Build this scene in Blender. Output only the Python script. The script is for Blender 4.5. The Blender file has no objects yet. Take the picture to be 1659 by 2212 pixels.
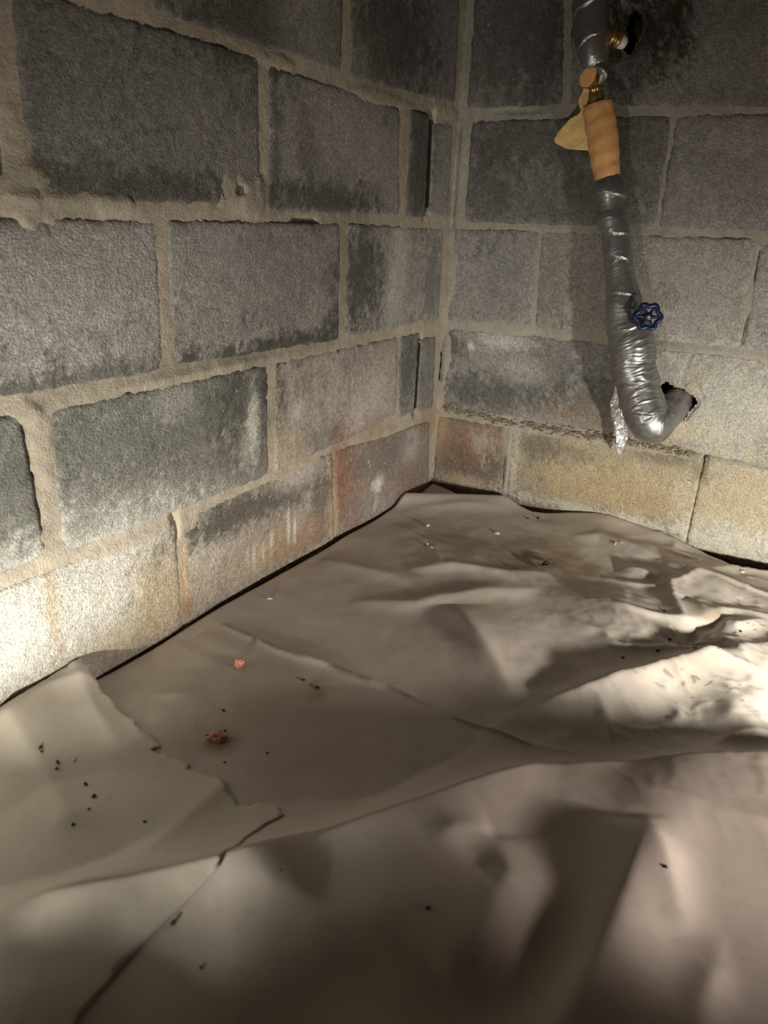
import bpy, math, random
import numpy as np
from mathutils import Matrix, Vector
from mathutils.geometry import delaunay_2d_cdt

# ------------------------------------------------------------------ camera
# world: corner of the two walls at x=0,y=0; left wall is the plane x=0 (runs to -y),
# right wall is the plane y=0 (runs to +x); z=0 is the ground under the sheets
W, H = 1659, 2212
Z0 = 0.18                                   # height of the lowest full bed joint
CX, CY, CZ = 0.75305, -1.55183, 0.41280 + Z0
YAW, PITCH, ROLL, FPX = 0.515835, 0.374856, 0.049275, 1620.9
SC = bpy.context.scene
COL = SC.collection
_d = np.array([-math.sin(YAW)*math.cos(PITCH), math.cos(YAW)*math.cos(PITCH), -math.sin(PITCH)])
_r = np.cross(_d, [0, 0, 1]); _r /= np.linalg.norm(_r)
_u = np.cross(_r, _d)
_r, _u = _r*math.cos(ROLL)+_u*math.sin(ROLL), _u*math.cos(ROLL)-_r*math.sin(ROLL)
CAM = np.array([CX, CY, CZ])
cd = bpy.data.cameras.new('camera'); cam = bpy.data.objects.new('camera', cd); COL.objects.link(cam)
cd.sensor_fit = 'AUTO'; cd.sensor_width = 36.0; cd.lens = FPX/H*36.0
cd.clip_start = 0.01
m = Matrix.Identity(4)
for i in range(3):
    m[i][0], m[i][1], m[i][2], m[i][3] = _r[i], _u[i], -_d[i], CAM[i]
cam.matrix_world = m
SC.camera = cam
cd.dof.use_dof = True; cd.dof.focus_distance = 1.35; cd.dof.aperture_fstop = 5.6

# ------------------------------------------------------------------ world, lamps, exposure
wd = bpy.data.worlds.new('world'); SC.world = wd; wd.use_nodes = True
bg = wd.node_tree.nodes['Background']
bg.inputs[0].default_value = (1.0, 0.62, 0.40, 1); bg.inputs[1].default_value = 0.019
def lamp(name, loc, aim, watts, col, size, cone, blend):
    ld = bpy.data.lights.new(name, 'SPOT'); ld.energy = watts; ld.color = col; ld.shadow_soft_size = size
    ld.spot_size = math.radians(cone); ld.spot_blend = blend
    o = bpy.data.objects.new(name, ld); o.location = loc; COL.objects.link(o)
    o.rotation_euler = (Vector(aim)-Vector(loc)).to_track_quat('-Z', 'Y').to_euler()
    return o
lamp('work_lamp', (0.42, -1.58, 0.075), (0.0, -1.06, 0.03), 42.0, (1.0, 0.97, 0.84), 0.014, 112, 1.0)
lamp('work_lamp', (1.13, -0.745, 0.125), (0.82, -0.08, -0.20), 36.0, (1.0, 0.97, 0.84), 0.022, 138, 1.0)
lamp('foreground_fill', (1.42, -0.93, 0.17), (0.74, -0.80, 0.02), 28.0, (1.0, 0.87, 0.76), 0.035, 50, 1.0)  # added fill light, stands in for the right lamp's spill on the foreground
vs = SC.view_settings
vs.view_transform = 'Standard'; vs.look = 'None'; vs.gamma = 1.0; vs.use_curve_mapping = False
vs.exposure = 0.3

# ------------------------------------------------------------------ helpers
def ray(x, y):
    return (_r*(x-W/2)-_u*(y-H/2))/FPX+_d
def at_left(x, y):                          # -> (s, z) on the left wall, s = distance from the corner
    v = ray(x, y); t = -CAM[0]/v[0]; P = CAM+t*v; return -P[1], P[2]
def at_right(x, y, d=0.0):                  # -> point d in front of the right wall
    v = ray(x, y); t = (-d-CAM[1])/v[1]; return CAM+t*v, t
def at_floor(x, y, z=0.0):
    v = ray(x, y); t = (z-CAM[2])/v[2]; return CAM+t*v

def _hash(ix, iy, seed):
    n = (ix.astype(np.int64)*374761393+iy.astype(np.int64)*668265263+seed*974634777) & 0x7fffffff
    n = ((n ^ (n >> 13))*1274126177) & 0x7fffffff
    n = (n ^ (n >> 16)) & 0xffff
    return n/32767.5-1.0
def noise2(x, y, seed=0):
    x = np.asarray(x, float); y = np.asarray(y, float)
    ix = np.floor(x); iy = np.floor(y); fx = x-ix; fy = y-iy
    ix = ix.astype(np.int64); iy = iy.astype(np.int64)
    fx = fx*fx*fx*(fx*(fx*6-15)+10); fy = fy*fy*fy*(fy*(fy*6-15)+10)
    a = _hash(ix, iy, seed); b = _hash(ix+1, iy, seed); c = _hash(ix, iy+1, seed); d = _hash(ix+1, iy+1, seed)
    return (a*(1-fx)+b*fx)*(1-fy)+(c*(1-fx)+d*fx)*fy
def fbm(x, y, seed=0, oct=4):
    s = 0; a = 1.0; t = 0
    for k in range(oct):
        s = s+a*noise2(x*2**k+17.3*k, y*2**k-9.1*k, seed+k); t += a; a *= .5
    return s/t
def sstep(a, b, x):
    t = np.clip((x-a)/(b-a), 0, 1); return t*t*(3-2*t)

def mesh_obj(name, verts, faces, mat, parent=None, smooth=True, color=None):
    me = bpy.data.meshes.new(name)
    v = np.asarray(verts, np.float32)
    if isinstance(faces, np.ndarray):
        n = faces.shape[1]
        me.vertices.add(len(v)); me.vertices.foreach_set('co', v.ravel())
        me.loops.add(faces.size); me.loops.foreach_set('vertex_index', faces.ravel().astype(np.int32))
        me.polygons.add(len(faces)); me.polygons.foreach_set('loop_start', np.arange(0, faces.size, n, dtype=np.int32))
        me.update(calc_edges=True)
    else:
        me.from_pydata([tuple(p) for p in v.tolist()], [], [tuple(f) for f in faces])
    me.validate()
    if color is not None:
        ca = me.color_attributes.new('paint', 'FLOAT_COLOR', 'POINT')
        c = np.ones((len(v), 4), np.float32); c[:, :3] = color; ca.data.foreach_set('color', c.ravel())
    me.polygons.foreach_set('use_smooth', np.full(len(me.polygons), smooth))
    me.materials.append(mat)
    o = bpy.data.objects.new(name, me); COL.objects.link(o)
    if parent is not None: o.parent = parent
    return o
def grid_faces(nu, nv, wrap=False):         # vertices indexed i*nv+j
    i, j = np.meshgrid(np.arange(nu-1), np.arange(nv if wrap else nv-1), indexing='ij')
    j2 = (j+1) % nv
    return np.stack([i*nv+j, (i+1)*nv+j, (i+1)*nv+j2, i*nv+j2], -1).reshape(-1, 4)
def tag(o, label, cat, group=None):
    o['label'] = label; o['category'] = cat
    if group: o['group'] = group
    return o
def empty(name, loc, label, cat, group=None):
    o = bpy.data.objects.new(name, None); o.location = loc; COL.objects.link(o)
    return tag(o, label, cat, group)
def child(o, root):                         # parent keeping world coordinates of the vertices
    o.parent = root; o.matrix_parent_inverse = Matrix.Translation(root.location).inverted()
    return o

# ------------------------------------------------------------------ materials
def new_mat(name):
    mt = bpy.data.materials.new(name); mt.use_nodes = True
    nt = mt.node_tree; b = nt.nodes['Principled BSDF']
    return mt, nt, b
def nd(nt, t, **kw):
    n = nt.nodes.new(t)
    for k, v in kw.items(): setattr(n, k, v)
    return n
def painted(name, rough, gscale, gamp, bump, dist, pits=True, spec=.25, vor=420, drag=.55):
    """colour from the painted albedo, broken up by grain; gritty bump"""
    mt, nt, b = new_mat(name); L = nt.links.new
    at = nd(nt, 'ShaderNodeAttribute'); at.attribute_name = 'paint'
    tc = nd(nt, 'ShaderNodeTexCoord')
    n1 = nd(nt, 'ShaderNodeTexNoise'); n1.inputs['Scale'].default_value = gscale; n1.inputs['Detail'].default_value = 5; n1.inputs['Roughness'].default_value = .7
    L(tc.outputs['Object'], n1.inputs['Vector'])
    mr = nd(nt, 'ShaderNodeMapRange'); mr.inputs['From Min'].default_value = .3; mr.inputs['From Max'].default_value = .7
    mr.inputs['To Min'].default_value = 1-gamp; mr.inputs['To Max'].default_value = 1+gamp
    L(n1.outputs['Fac'], mr.inputs['Value'])
    mx = nd(nt, 'ShaderNodeVectorMath', operation='SCALE'); L(at.outputs['Color'], mx.inputs[0]); L(mr.outputs[0], mx.inputs['Scale'])
    L(mx.outputs[0], b.inputs['Base Color'])
    b.inputs['Roughness'].default_value = rough; b.inputs['Specular IOR Level'].default_value = spec
    n2 = nd(nt, 'ShaderNodeTexNoise'); n2.inputs['Scale'].default_value = gscale*.8; n2.inputs['Detail'].default_value = 4; n2.inputs['Roughness'].default_value = .65; n2.inputs['Distortion'].default_value = .6
    L(tc.outputs['Object'], n2.inputs['Vector'])
    h = n2.outputs['Fac']
    if pits:
        v = nd(nt, 'ShaderNodeTexVoronoi'); v.inputs['Scale'].default_value = vor
        L(tc.outputs['Object'], v.inputs['Vector'])
        ad = nd(nt, 'ShaderNodeMath', operation='MULTIPLY_ADD'); ad.inputs[1].default_value = drag
        L(v.outputs['Distance'], ad.inputs[0]); L(h, ad.inputs[2]); h = ad.outputs[0]
    bp = nd(nt, 'ShaderNodeBump'); bp.inputs['Strength'].default_value = bump; bp.inputs['Distance'].default_value = dist
    L(h, bp.inputs['Height']); L(bp.outputs[0], b.inputs['Normal'])
    return mt
M_BLOCK = painted('concrete', .95, 260, .42, .6, .0035)
M_MORTAR = painted('mortar', .95, 160, .16, .5, .003)
M_DIRT = painted('soil', 1.0, 120, .5, .9, .006)
M_SHEET = painted('polythene', .5, 35, .05, .10, .002, pits=False, spec=.4)
def simple(name, col, rough, metal=0, bump=None, bscale=60, var=.1, vscale=30, spec=.5):
    mt, nt, b = new_mat(name); L = nt.links.new
    tc = nd(nt, 'ShaderNodeTexCoord')
    n = nd(nt, 'ShaderNodeTexNoise'); n.inputs['Scale'].default_value = vscale; n.inputs['Detail'].default_value = 4
    L(tc.outputs['Object'], n.inputs['Vector'])
    cr = nd(nt, 'ShaderNodeValToRGB')
    cr.color_ramp.elements[0].position = .3; cr.color_ramp.elements[1].position = .7
    cr.color_ramp.elements[0].color = (*[c*(1-var) for c in col], 1); cr.color_ramp.elements[1].color = (*[min(1, c*(1+var)) for c in col], 1)
    L(n.outputs['Fac'], cr.inputs[0]); L(cr.outputs[0], b.inputs['Base Color'])
    b.inputs['Roughness'].default_value = rough; b.inputs['Metallic'].default_value = metal; b.inputs['Specular IOR Level'].default_value = spec
    if bump:
        n2 = nd(nt, 'ShaderNodeTexNoise'); n2.inputs['Scale'].default_value = bscale; n2.inputs['Detail'].default_value = 3
        L(tc.outputs['Object'], n2.inputs['Vector'])
        bp = nd(nt, 'ShaderNodeBump'); bp.inputs['Strength'].default_value = bump; bp.inputs['Distance'].default_value = .003
        L(n2.outputs['Fac'], bp.inputs['Height']); L(bp.outputs[0], b.inputs['Normal'])
    return mt
M_TAPE = simple('duct_tape', (.31, .30, .305), .36, .80, bump=.12, bscale=70, var=.08)
M_FOIL = simple('aluminium_foil', (.88, .88, .90), .38, .8, bump=.3, bscale=120, var=.05)
M_FOAM = simple('pipe_foam', (.70, .38, .16), .9, 0, bump=.35, bscale=150, var=.12, spec=.2)
M_FOAM_IN = simple('pipe_foam_inside', (.80, .56, .24), .9, 0, bump=.3, bscale=200, var=.1, spec=.2)
M_BRASS = simple('brass', (.55, .40, .16), .32, .9, var=.2, vscale=80)
M_BLUE = simple('navy_paint', (.008, .016, .065), .35, 0, var=.15)
M_WHITE = simple('white_plastic', (.75, .70, .66), .5, 0, var=.05)
M_PINK = simple('pink_fibre', (.72, .33, .24), .95, 0, bump=.8, bscale=300, var=.35, vscale=160)
M_CRUMB = simple('dark_soil_crumb', (.045, .032, .022), .95, 0, var=.4, vscale=200)
M_CHIP = simple('pale_grit', (.62, .54, .44), .8, 0, var=.2, vscale=200)
M_TWIG = simple('dry_twig', (.06, .04, .025), .9, 0, var=.3, vscale=100)
M_VOID = simple('slot_black', (.02, .016, .012), 1, 0, var=.3)

# ------------------------------------------------------------------ the walls
GREY = np.array((.315, .296, .286)); DARK = np.array((.085, .079, .070)); RUST = np.array((.25, .14, .095))
PALE = np.array((.62, .60, .56)); MOSS = np.array((.030, .032, .018)); TAN = np.array((.46, .38, .26)); MORT = np.array((.42, .365, .295)); MORT_R = np.array((.335, .30, .26))
OCHRE = np.array((.40, .29, .165))
KIND = {'d': DARK, 'r': RUST, 'p': PALE, 'm': MOSS, 't': TAN, 'o': OCHRE}
# marks on the walls: (x, y) in the photograph, half width and half height in metres, colour, strength
MARKS_L = [
 (520, 60, .15, .07, 'd', .8), (860, 90, .15, .10, 'd', .8), (850, 10, .1, .1, 'd', .5), (640, 60, .06, .06, 'p', .2),
 (280, 408, .30, .028, 'd', .85), (60, 430, .1, .03, 'd', .5), (590, 300, .014, .12, 'd', .6), (700, 432, .17, .03, 'd', .85), (660, 320, .03, .06, 'd', .45), (760, 280, .1, .1, 'p', .12),
 (905, 350, .05, .12, 'd', .75),
 (600, 752, .17, .020, 'd', .9), (720, 705, .04, .035, 'd', .8), (430, 785, .1, .016, 'd', .8), (370, 700, .01, .08, 'd', .4),
 (778, 600, .075, .11, 'd', .85), (860, 570, .035, .09, 'p', .35), (930, 620, .05, .10, 'd', .5), (845, 640, .02, .05, 'p', .3),
 (120, 838, .28, .02, 'd', .6), (200, 640, .2, .08, 'p', .12),
 (330, 950, .30, .12, 'd', .50), (530, 870, .07, .10, 'd', .70), (565, 850, .02, .09, 'd', .6), (545, 905, .016, .06, 'p', .75), (535, 960, .02, .04, 'p', .4), (370, 865, .04, .03, 'p', .3), (30, 1050, .08, .12, 'd', .5),
 (20, 1180, .1, .03, 'm', .3), (640, 885, .02, .02, 'p', .6), (690, 950, .10, .03, 'd', .45), (800, 860, .08, .06, 'p', .25), (620, 980, .05, .05, 't', .5),
 (880, 800, .04, .10, 'd', .65), (920, 830, .03, .10, 'd', .25), (800, 930, .10, .03, 'r', .4),
 (150, 1270, .24, .09, 'p', .75), (60, 1450, .2, .06, 'p', .6), (345, 1270, .055, .07, 't', .8), (340, 1220, .03, .05, 'd', .25), (290, 1360, .1, .03, 't', .5),
 (540, 1100, .16, .030, 'd', .85), (460, 1130, .05, .03, 'd', .5), (690, 1085, .03, .07, 'd', .65), (640, 1030, .06, .02, 'p', .4), (600, 1180, .12, .03, 't', .8),
 (735, 1010, .035, .10, 'r', .9), (650, 1165, .10, .035, 'r', .55), (720, 1130, .016, .05, 'o', .9), (760, 1060, .05, .08, 'r', .5),
 (545, 1205, .004, .022, 'p', .8), (532, 1200, .004, .020, 'p', .7), (566, 1190, .003, .02, 'p', .7), (620, 1140, .004, .03, 'p', .9), (634, 1145, .004, .025, 'p', .8), (583, 1165, .004, .02, 'p', .7),
 (815, 1045, .022, .018, 'p', 1.0), (885, 965, .04, .05, 'p', .35), (830, 980, .1, .05, 'd', .35), (880, 1030, .06, .05, 'r', .45), (810, 1085, .012, .02, 'p', .5),
 (112, 1300, .010, .09, 'o', .55), (395, 1240, .009, .06, 'o', .8), (400, 1310, .012, .02, 'r', .6),
 (930, 900, .06, .04, 'r', .5)]
MARKS_R = [
 (1100, 60, .12, .12, 'd', .75), (1180, 100, .05, .1, 'd', .6), (1395, 70, .075, .070, 'm', 1.0), (1350, 150, .05, .05, 'd', .7), (1430, 20, .05, .05, 'm', .7), (1600, 220, .1, .03, 'd', .25),
 (1150, 300, .18, .05, 'd', .65), (1060, 400, .06, .1, 'd', .6), (1200, 430, .14, .04, 'd', .4), (1340, 330, .1, .1, 'd', .35), (1560, 380, .1, .1, 'd', .15), (1600, 300, .06, .03, 'p', .15),
 (1060, 600, .07, .09, 'd', .18), (1200, 600, .03, .1, 'd', .3), (1500, 640, .1, .1, 'p', .12),
 (1080, 850, .14, .045, 'd', .75), (985, 750, .025, .03, 'd', .75), (1180, 790, .08, .06, 'd', .45), (1090, 735, .06, .022, 'p', .55), (1020, 745, .008, .009, 'p', 1.0), (1130, 800, .05, .03, 'p', .3), (1285, 870, .08, .07, 'd', .55), (1270, 900, .08, .03, 'r', .3),
 (1470, 920, .07, .03, 't', .8), (1560, 860, .12, .1, 'p', .35), (1440, 960, .05, .015, 'd', .35), (1500, 820, .02, .03, 't', .5),
 (1010, 960, .085, .06, 'r', .75), (950, 930, .025, .07, 'o', .55), (1060, 1000, .05, .05, 'd', .35), (1040, 955, .03, .03, 'p', .3), (1010, 1040, .08, .02, 't', .7), (985, 985, .04, .04, 'd', .4),
 (1300, 1030, .22, .09, 't', .85), (1350, 1060, .16, .05, 'o', .5), (1170, 965, .06, .03, 'd', .55), (1250, 985, .06, .02, 'd', .35), (1440, 990, .07, .015, 'd', .5), (1220, 1050, .04, .03, 'o', .4), (1150, 1010, .03, .06, 'd', .2), (1430, 1095, .06, .015, 'o', .6), (1300, 1110, .22, .012, 'p', .5), (1480, 1070, .02, .06, 'p', .4),
 (1620, 1100, .14, .09, 't', .8), (1580, 1170, .12, .04, 'p', .5), (1520, 1020, .02, .02, 'd', .5), (1600, 1030, .1, .02, 'o', .2), (1110, 1000, .012, .08, 'p', .4)]
def prep(marks, fn):
    out = []
    for x, y, a, b, k, st in marks:
        s, z = fn(x, y); out.append((s, z, a, b, k, st))
    return out
PR = lambda x, y: (lambda P: (P[0], P[2]))(at_right(x, y)[0])
ML = prep(MARKS_L, at_left); MR = prep(MARKS_R, PR)
def paint(base, s, z, marks, seed):
    c = np.repeat(np.asarray(base)[None, :], len(s), 0)
    c = c*(1+.16*fbm(s*14, z*14, seed)[:, None]+.12*fbm(s*60, z*60, seed+9)[:, None]+.20*noise2(s*240, z*240, seed+10)[:, None])
    w1 = fbm(s*45, z*28, seed+3, 4); w2 = fbm(s*130, z*90, seed+5, 3); w3 = noise2(s*250, z*250, seed+6)
    for cs, cz, a, b, k, st in marks:
        if abs(s.mean()-cs) > a*1.6+.45 or abs(z.mean()-cz) > b*1.6+.45: continue
        r = np.sqrt(((s-cs)/a)**2+((z-cz)/b)**2)+.5*w1+.55*w2+.35*w3
        mk = st*sstep(1.5, .35, r)
        c = c*(1-mk[:, None])+KIND[k]*mk[:, None]*(1+.2*w2[:, None])
    return np.clip(c, .008, .9)

def seg_field(x, y, P):
    """signed distance to a polyline (positive on the far/left side walking along it) and position 0..1 along it"""
    best = np.full(x.shape, 1e9); sg = np.zeros(x.shape); tt = np.zeros(x.shape)
    L_ = np.linalg.norm(np.diff(P, axis=0), axis=1); cum = np.concatenate([[0], np.cumsum(L_)]); tot = cum[-1]
    for i in range(len(P)-1):
        a, b = P[i], P[i+1]; ab = b-a; l2 = ab@ab
        t = np.clip(((x-a[0])*ab[0]+(y-a[1])*ab[1])/l2, 0, 1)
        dx = x-a[0]-t*ab[0]; dy = y-a[1]-t*ab[1]; dd = np.hypot(dx, dy)
        c = ab[0]*(y-a[1])-ab[1]*(x-a[0])
        mk = dd < best; best[mk] = dd[mk]; sg[mk] = np.sign(c[mk]); tt[mk] = (cum[i]+t[mk]*L_[i])/tot
    return best, sg, tt
CRACKS_R = [np.array([PR(*p) for p in c]) for c in ([(1496,765),(1482,798),(1492,812)], [(1492,812),(1506,828),(1520,858)], [(1478,812),(1470,835)], [(1500,815),(1478,830)])]
def to_left(s, z, d): return np.stack([d, -s, z], -1)
def to_right(s, z, d): return np.stack([s, -d, z], -1)

HOLES_R = [(*PR(1450, 871), .040, .036), (*PR(1366, 62), .017, .034)]
def in_hole(s, z, grow=0.0):
    m_ = np.zeros(np.shape(s), bool)
    for hs, hz, a, b in HOLES_R:
        ang = np.arctan2(z-hz, s-hs)
        k = 1+.10*np.sin(3*ang+1)+.07*np.sin(7*ang)
        m_ |= ((s-hs)/(a*k+grow))**2+((z-hz)/(b*k+grow))**2 < 1
    return m_

def block(quad, wall, parent, seed, tone=1.0, tint=(1, 1, 1), step=.0040, proud=.0028, marks=(), rough=1.0):
    """one concrete block face; quad = TL TR BR BL as (s, z) seen from in front"""
    (tl, tr, br, bl) = [np.array(q, float) for q in quad]
    w = np.linalg.norm(tr-tl); h = np.linalg.norm(tl-bl)
    nu, nv = max(4, int(w/step)), max(4, int(h/step))
    u = np.linspace(0, 1, nu); v = np.linspace(0, 1, nv)
    U, V = np.meshgrid(u, v, indexing='ij')
    P = (tl*(1-U)[..., None]+tr*U[..., None])*V[..., None]+(bl*(1-U)[..., None]+br*U[..., None])*(1-V)[..., None]
    s, z = P[..., 0].copy(), P[..., 1].copy()
    eu = np.minimum(U, 1-U)*w; ev = np.minimum(V, 1-V)*h
    e = np.minimum(eu, ev)
    fade = np.exp(-e/.012)
    s += fade*.0018*fbm(s*70, z*70, seed+31, 3); z += fade*.0018*fbm(s*70+9, z*70, seed+47, 3)
    # outline corners a little rounded
    d = proud+.0016*fbm(s*6, z*6, seed+2, 2)+rough*(.0005*fbm(s*55, z*55, seed+5, 3)+.0006*noise2(s*260, z*260, seed+8))
    pit = sstep(.62, .85, noise2(s*95, z*95, seed+77)); d -= .0012*pit
    d -= .0030*np.exp(-e/.0026)*(1+.5*fbm(s*60, z*60, seed+15, 2))
    if wall == 'right':
        for cp in CRACKS_R:
            dc, _, _ = seg_field(s, z, cp)
            d -= .007*np.exp(-(dc/.0017)**2)
    corner = np.exp(-(eu**2+ev**2)/.010**2); d -= .0015*corner
    s0, z0, d0 = s.ravel(), z.ravel(), d.ravel()
    f = grid_faces(nu, nv)
    # rim
    ring = np.concatenate([np.arange(nu)*nv, (nu-1)*nv+np.arange(1, nv), (np.arange(nu-2, -1, -1))*nv+nv-1, np.arange(nv-2, 0, -1)])
    n0 = len(s0); nr = len(ring)
    S = np.concatenate([s0, s0[ring]]); Z = np.concatenate([z0, z0[ring]]); D = np.concatenate([d0, np.full(nr, -.03)])
    k = np.arange(nr); k2 = (k+1) % nr
    rf = np.stack([ring[k], n0+k, n0+k2, ring[k2]], -1)
    if wall == 'right':
        hm = in_hole(s0, z0)
        if hm.any():
            f = f[~(hm[f].all(1))]
            rimv = np.zeros(n0, bool)
            edge = in_hole(s0, z0, .006) & ~in_hole(s0, z0, -.004)
            D[:n0][edge] -= .006
            D[:n0][in_hole(s0, z0)] = -.02
    f = np.concatenate([f, rf])
    col = paint(GREY*tone*np.array(tint), S, Z, marks, seed)
    fn = to_left if wall == 'left' else to_right
    if wall == 'right': f = f[:, ::-1]
    return mesh_obj('concrete_block', fn(S, Z, D), f, M_BLOCK, parent, True, col)

# mortar bed of each wall: one continuous rough surface the blocks sit in
def mortar(name, wall, s1, ztop, bumps, grooves, marks, tintfn=None):
    st = .0045
    ns, nz = int(s1/st), int((ztop+.06)/st)
    S, Z = np.meshgrid(np.linspace(0, s1, ns), np.linspace(-.06, ztop, nz), indexing='ij')
    s, z = S.ravel(), Z.ravel()
    d = .0004+.0009*fbm(s*20, z*20, 301, 3)+.0009*fbm(s*90, z*90, 302, 3)+.0006*noise2(s*220, z*220, 303)
    for bs, bz, a, b, hh in bumps:
        r = np.sqrt(((s-bs)/a)**2+((z-bz)/b)**2)+.35*fbm(s*60, z*60, 305, 3)
        d += .48*hh*sstep(1.15, .7, r)
    for gs, gz, a, b, dep in grooves:
        r = np.maximum(abs(s-gs)/a, abs(z-gz)/b)+.15*fbm(s*50, z*50, 306, 2)
        d -= dep*sstep(1.25, .8, r)
    f = grid_faces(ns, nz)
    if wall == 'right':
        hm = in_hole(s, z, -.002); f = f[~(hm[f].any(1))]
    c = paint_big(s, z, marks, MORT if wall == 'left' else MORT_R)
    if wall == 'right': f = f[:, ::-1]
    o = mesh_obj(name, (to_left if wall == 'left' else to_right)(s, z, d), f, M_MORTAR, None, True, c)
    o['kind'] = 'structure'
    return o
def paint_big(s, z, marks, base):
    c = np.repeat(base[None, :], len(s), 0)*(1+.12*fbm(s*10, z*10, 320)[:, None]+.14*fbm(s*70, z*70, 329)[:, None])
    w1 = fbm(s*45, z*28, 323, 4)
    for cs, cz, a, b, k, st in marks:
        r = np.sqrt(((s-cs)/a)**2+((z-cz)/b)**2)+.5*w1
        f = {'r': .75, 'o': .75, 'm': .8, 'd': .28, 'p': .2, 't': .3}[k]
        mk = st*f*sstep(1.4, .4, r); c = c*(1-mk[:, None])+KIND[k]*mk[:, None]
    return np.clip(c, .01, .9)

def q(*p): return [(a, b+Z0) for a, b in p]
Lq = {
'L0z': (q((1.225,.811),(.836,.811),(.836,.622),(1.225,.622)), .85),
'L0a': (q((.816,.811),(.431,.811),(.432,.620),(.816,.622)), .75),
'L0b': (q((.412,.811),(.030,.808),(.024,.631),(.405,.617)), .70),
'L1a': (q((1.42,.600),(1.030,.600),(1.034,.420),(1.42,.418)), .85),
'L1b': (q((1.003,.603),(.633,.606),(.636,.421),(1.003,.412)), .72),
'L1c': (q((.610,.600),(.242,.595),(.222,.417),(.612,.415)), .95),
'L1d': (q((.200,.597),(.1265,.597),(.1195,.417),(.196,.415)), .6),
'L1e': (q((.107,.585),(.022,.592),(.016,.415),(.101,.425)), .92),
'L2a': (q((1.22,.393),(.836,.394),(.838,.209),(1.22,.215)), 1.0),
'L2b': (q((.815,.395),(.425,.398),(.421,.206),(.817,.213)), .95),
'L2c': (q((.402,.398),(.037,.394),(.027,.207),(.399,.210)), 1.15),
'L3a': (q((1.43,.190),(1.053,.192),(1.042,.015),(1.43,.015)), .80),
'L3b': (q((1.016,.187),(.620,.187),(.623,.006),(1.017,.008)), .85),
'L3c': (q((.600,.187),(.207,.187),(.194,.024),(.605,.006)), 1.15),
'L3d': (q((.198,.186),(.116,.186),(.1155,.018),(.184,.016)), .85),
'L3e': (q((.103,.170),(.034,.172),(.020,.006),(.103,.014)), .8),
'L4a': (q((1.225,-.004),(.835,-.012),(.832,-.195),(1.225,-.195)), 1.12),
'L4b': (q((.822,-.012),(.435,-.001),(.420,-.195),(.822,-.195)), 1.05),
'L4c': (q((.424,-.002),(.037,-.022),(.012,-.195),(.409,-.195)), .78)}
Rq = {
'R0a': (q((.020,.811),(.195,.811),(.218,.626),(.024,.626)), .62),
'R0b': (q((.213,.811),(.607,.811),(.607,.612),(.236,.626)), .75),
'R0c': (q((.620,.811),(1.01,.811),(1.01,.612),(.620,.612)), .8),
'R1a': (q((.036,.598),(.421,.603),(.423,.418),(.036,.412)), .66),
'R1b': (q((.434,.602),(.825,.603),(.825,.417),(.434,.417)), .85),
'R1c': (q((.838,.602),(1.23,.603),(1.23,.417),(.838,.417)), .85),
'R2a': (q((.014,.394),(.200,.399),(.209,.214),(.014,.203)), .92),
'R2b': (q((.209,.398),(.600,.403),(.611,.217),(.219,.211)), .95),
'R2c': (q((.613,.396),(1.01,.402),(1.01,.220),(.622,.216)), .95),
'R3a': (q((.018,.184),(.452,.197),(.462,.018),(.020,.012)), .85),
'R3b': (q((.460,.195),(.814,.204),(.814,.008),(.470,.008)), 1.1),
'R3c': (q((.828,.200),(1.22,.200),(1.22,.008),(.828,.008)), 1.0),
'R4a': (q((.008,-.016),(.172,-.014),(.181,-.195),(.008,-.195)), .58),
'R4b': (q((.191,-.014),(.590,-.006),(.589,-.195),(.199,-.195)), .82),
'R4c': (q((.597,-.002),(.985,-.002),(.985,-.195),(.595,-.195)), 1.2),
'R4d': (q((1.0,-.002),(1.39,-.002),(1.39,-.195),(1.0,-.195)), 1.15)}
for c_, (b_, t_, s0_) in enumerate([(.622, .811, 1.239), (.418, .600, 1.434), (.212, .393, 1.234), (.015, .190, 1.444), (-.195, -.004, 1.239)]):
    for k_ in range(2): Lq['X%d%d' % (c_, k_)] = (q((s0_+.408*k_+.395, t_), (s0_+.408*k_, t_), (s0_+.408*k_, b_), (s0_+.408*k_+.395, b_)), .95)
TINT = {'R4a': (1.1, .92, .82), 'R4b': (1.12, 1.0, .80), 'R4c': (1.06, 1.0, .86), 'L4a': (1.03, 1.0, .9), 'L4b': (1.05, .98, .86), 'L4c': (1.05, .95, .88),
        'L3b': (.95, 1.0, .93), 'L3a': (.95, 1.0, .93), 'L3c': (1.05, .99, .93), 'R3b': (1.03, 1.02, .93), 'R2b': (1.02, 1.0, .95)}
def sl(x, y): s, z = at_left(x, y); return s, z
bumpsL = [(*sl(510, 412), .045, .030, .006), (*sl(540, 425), .03, .03, .006), (*sl(245, 440), .03, .016, .006), (*sl(60, 420), .05, .03, .006), (*sl(40, 380), .02, .06, .005),
          (*sl(150, 430), .10, .008, .006), (*sl(55, 890), .018, .014, .006), (*sl(90, 960), .016, .05, .005), (*sl(300, 1165), .10, .008, .005), (*sl(130, 1190), .03, .012, .005),
          (*sl(590, 130), .05, .010, .005), (*sl(450, 800), .2, .006, .004), (*sl(820, 210), .12, .010, .005), (*sl(960, 240), .05, .012, .005),
          (*sl(905, 703), .03, .015, .006), (*sl(640, 1012), .08, .006, .005), (*sl(380, 640), .0, .0, .0) if False else (*sl(855, 925), .10, .010, .005)]
groovesL = [(*sl(515, 410), .006, .0045, .010), (.1145, .508+Z0, .011, .080, .045), (.1095, .093+Z0, .009, .074, .045), (*sl(378, 1140), .006, .02, .010), (*sl(660, 476), .03, .003, .006), (*sl(735, 990), .08, .002, .005)]
def sr(x, y): return PR(x, y)
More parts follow.
